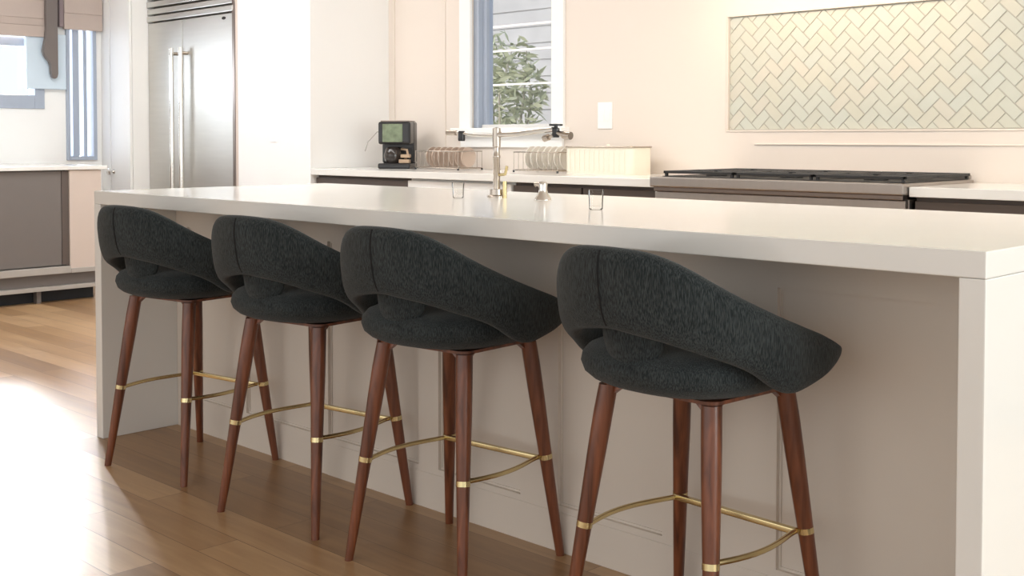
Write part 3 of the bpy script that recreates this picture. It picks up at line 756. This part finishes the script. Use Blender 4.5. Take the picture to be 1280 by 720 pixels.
ZB = interp([(0, 0.733), (27, 0.715), (45, 0.691), (60, 0.670), (70, 0.645), (80, 0.608), (90, 0.606), (108, 0.622), (120, 0.636), (135, 0.652)])

def cushion_bm():
    bm = bm_new(); n = 56; prof = []
    def rad(th_, s):
        c, s_ = math.cos(th_), math.sin(th_); e = 2.5
        hx, hy = 0.222, (0.205 if s_ > 0 else 0.225)
        r = (abs(c/hx)**e + abs(s_/hy)**e)**(-1/e)
        return r*s
    levels = [(0.02, 0.586), (0.68, 0.587), (0.80, 0.592), (0.90, 0.602), (0.97, 0.616), (1.0, 0.635), (0.985, 0.653), (0.93, 0.668), (0.84, 0.677), (0.65, 0.682), (0.35, 0.682), (0.02, 0.681)]
    rs = []
    for s, z in levels:
        rs.append([bm.verts.new((rad(2*PI*i/n, s)*math.cos(2*PI*i/n), rad(2*PI*i/n, s)*math.sin(2*PI*i/n), z)) for i in range(n)])
    for a, b in zip(rs, rs[1:]): bridge(bm, a, b)
    bm.faces.new(list(reversed(rs[0]))); bm.faces.new(rs[-1])
    return bm

def make_stool():
    t = thing('bar_stool', 'bar stool', 'bar stool')
    obj('seat', cushion_bm(), M['fabric'], t, 180)
    bk = obj('backrest', back_bm(-135, 135, ZT, ZB, 0.029), M['fabric'], t, 180)
    # seam down the middle of the outer back
    q = bm_new(); pts = []
    for i in range(13):
        z = 0.740+0.153*i/12; v_ = (z-0.8165)/0.0835
        th_ = 0.029*(max(0.0, 1-abs(v_)**2.5))**(1/2.5)
        pts.append((0, -0.262-(th_+0.13*(z-0.8165))-0.0006, z))
    tube(q, pts, 0.0024, 6); obj('seam', q, M['seam'], bk, 60)
    obj('back_support', back_bm(-26, 26, interp([(0, 0.770), (135, 0.770)]), interp([(0, 0.635), (135, 0.635)]), 0.022, rs=0.78), M['fabric'], t, 180)
    # wooden base under the cushion
    q = bm_new(); prism(q, [(x, y*0.9+0.016) for x, y in rrect(0.158, 0.158, 0.03)], 'Z', 0.579, 0.5865, 0.0)
    obj('seat_base', q, M['walnut'], t, 30)
    ht, hb_ = 0.142, 0.203
    def ly(sy, u):
        return (hb_+(ht-hb_)*u) if sy > 0 else -(0.186+(0.110-0.186)*u)
    for sx in (-1, 1):
        for sy in (-1, 1):
            q = bm_new(); pts = []; rad = []
            for i in range(9):
                u = i/8; h = hb_+(ht-hb_)*u
                pts.append((sx*h, ly(sy, u), 0.585*u)); rad.append(0.0115+(0.0215-0.0115)*min(1, u*1.25))
            tube(q, pts, rad, 14)
            for v in q.verts:
                if v.co.z < 0.004: v.co.z = 0.0
                if v.co.z > 0.578: v.co.z = 0.5785
            lg = obj('leg', q, M['walnut'], t, 50)
            u = 0.268/0.58; h = hb_+(ht-hb_)*u
            q = bm_new(); d = Vector((sx*(ht-hb_), ly(sy, 1)-ly(sy, 0), 0.58)).normalized(); c = Vector((sx*h, ly(sy, u), 0.268))
            tube(q, [c-d*0.0065, c+d*0.0065], 0.0180, 16); obj('collar', q, M['brass'], lg, 50)
            # corner block
            q = bm_new(); 
            for ax in (0, 1):
                A = Vector((sx*0.135, ly(sy, 1)-sy*0.006, 0.5785)); bvec = Vector((-sx*0.045, 0, 0)) if ax == 0 else Vector((0, -sy*0.045, 0))
                nrm = Vector((0, sy*0.008, 0)) if ax == 0 else Vector((sx*0.008, 0, 0))
                P = [A, A+bvec*0.8, A+Vector((sx*0.004, sy*0.004, -0.03))]
                va = [q.verts.new(p-nrm) for p in P]; vb = [q.verts.new(p+nrm) for p in P]
                q.faces.new(va); q.faces.new(list(reversed(vb)))
                for i in range(3): q.faces.new((va[i], vb[i], vb[(i+1) % 3], va[(i+1) % 3]))
            obj('corner_block', q, M['walnut'], lg)
    h = hb_+(ht-hb_)*0.268/0.58
    zf = 0.268
    def side(s):
        pts = []
        for i in range(13):
            u = i/12
            y = ly(-1, 0.46)+0.004+(h-ly(-1, 0.46)-0.03)*u
            x = h-0.010+0.030*math.sin(PI*min(1, u*1.02))*(1-0.25*u)
            pts.append((s*x, y, zf))
        return pts
    for s in (-1, 1):
        q = bm_new(); tube(q, side(s), 0.0062, 10); obj('side_rod', q, M['brass'], t, 50)
    q = bm_new(); box(q, -h+0.006, h-0.006, h-0.034, h-0.018, zf-0.006, zf+0.007, 0.0025); obj('foot_bar', q, M['brass'], t, 40)
    return t
def children(o): return [c for c in bpy.data.objects if c.parent == o]
def copy_tree(o, parent=None):
    c = o.copy(); C.objects.link(c); c.parent = parent
    for ch in children(o): copy_tree(ch, c)
    return c
proto = make_stool()
spots = [(0.568, 0.060, R(8.0), 'charcoal fabric bar stool at the far left end of the island, farthest from the camera'),
         (1.278, 0.062, R(7.3), 'charcoal fabric bar stool with walnut legs, second from the left along the island'),
         (1.885, 0.072, R(4.5), 'charcoal fabric bar stool with walnut legs, second from the right along the island'),
         (2.662, 0.060, R(-3.5), 'nearest and largest charcoal fabric bar stool, rightmost along the island')]
kids = [copy_tree(proto) for _ in spots[1:]]
for o, (x, y, rz, lab) in zip([proto]+kids, spots):
    o.location = (x, y, 0); o.rotation_euler = (0, 0, rz)
    tag(o, lab, 'bar stool', 'charcoal bar stools along the island')

# ------------------------------------------------------------ outside the sink window
struct('ground_outside', B(-14, 6, YB+0.25, 9.0, -0.25, -0.05), M['stone'])
t = thing('neighbour_wall', 'grey board wall seen through the sink window', 'wall', (-2.8, 6.2, -0.05))
q = bm_new()
for i in range(26): box(q, -4.5, 4.5, 0.0-0.012*0, 0.12, i*0.16, i*0.16+0.15, 0.006)
box(q, -4.5, 4.5, 0.02, 0.14, 0, 4.2)
obj('boards', q, M['siding'], t)
t = thing('white_rail_fence', 'white horizontal rails behind the shrub outside the sink window', 'fence', (-2.3, 4.42, -0.05))
for z in (1.57, 1.83, 2.02): obj('rail', B(-1.6, 1.6, -0.008, 0.008, z, z+0.014, 0.003), M['rail_white'], t)
for x in (-1.4, 1.4): obj('post', B(x-0.03, x+0.03, 0.008, 0.06, 0, 2.1, 0.003), M['siding'], t)
def shrub(x, y, z0, z1, r, n, label):
    t = thing('shrub', label, 'shrub', (x, y, -0.05))
    q = bm_new(); rng = random.Random(3)
    for k in range(7):
        a = k*0.9; tube(q, [(0.03*math.cos(a), 0.03*math.sin(a), 0), (0.1*math.cos(a), 0.1*math.sin(a), z0*0.7), (r*0.6*math.cos(a), r*0.6*math.sin(a), (z0+z1)/2), (r*0.5*math.cos(a+0.5), r*0.5*math.sin(a+0.5), z1*0.92)], [0.018, 0.014, 0.008, 0.004], 6)
    obj('stems', q, M['stem'], t)
    q = bm_new()
    for k in range(n):
        while True:
            p = Vector((rng.uniform(-1, 1), rng.uniform(-1, 1), rng.uniform(-1, 1)))
            if p.length < 1: break
        c = Vector((p.x*r, p.y*r*0.7, (z0+z1)/2+p.z*(z1-z0)/2))
        d1 = Vector((rng.uniform(-1, 1), rng.uniform(-1, 1), rng.uniform(-0.4, 0.8))).normalized()
        d2 = d1.cross(Vector((rng.uniform(-1, 1), rng.uniform(-1, 1), rng.uniform(-1, 1)))).normalized()
        l, w_ = rng.uniform(0.04, 0.075), rng.uniform(0.012, 0.02)
        P = [c-d1*l, c+d2*w_, c+d1*l, c-d2*w_]
        q.faces.new([q.verts.new(v) for v in P])
    lf = obj('leaves', q, M['leaf'], t)
shrub(-2.75, 4.9, 1.0, 2.05, 0.42, 950, 'loose pale green shrub outside the sink window')
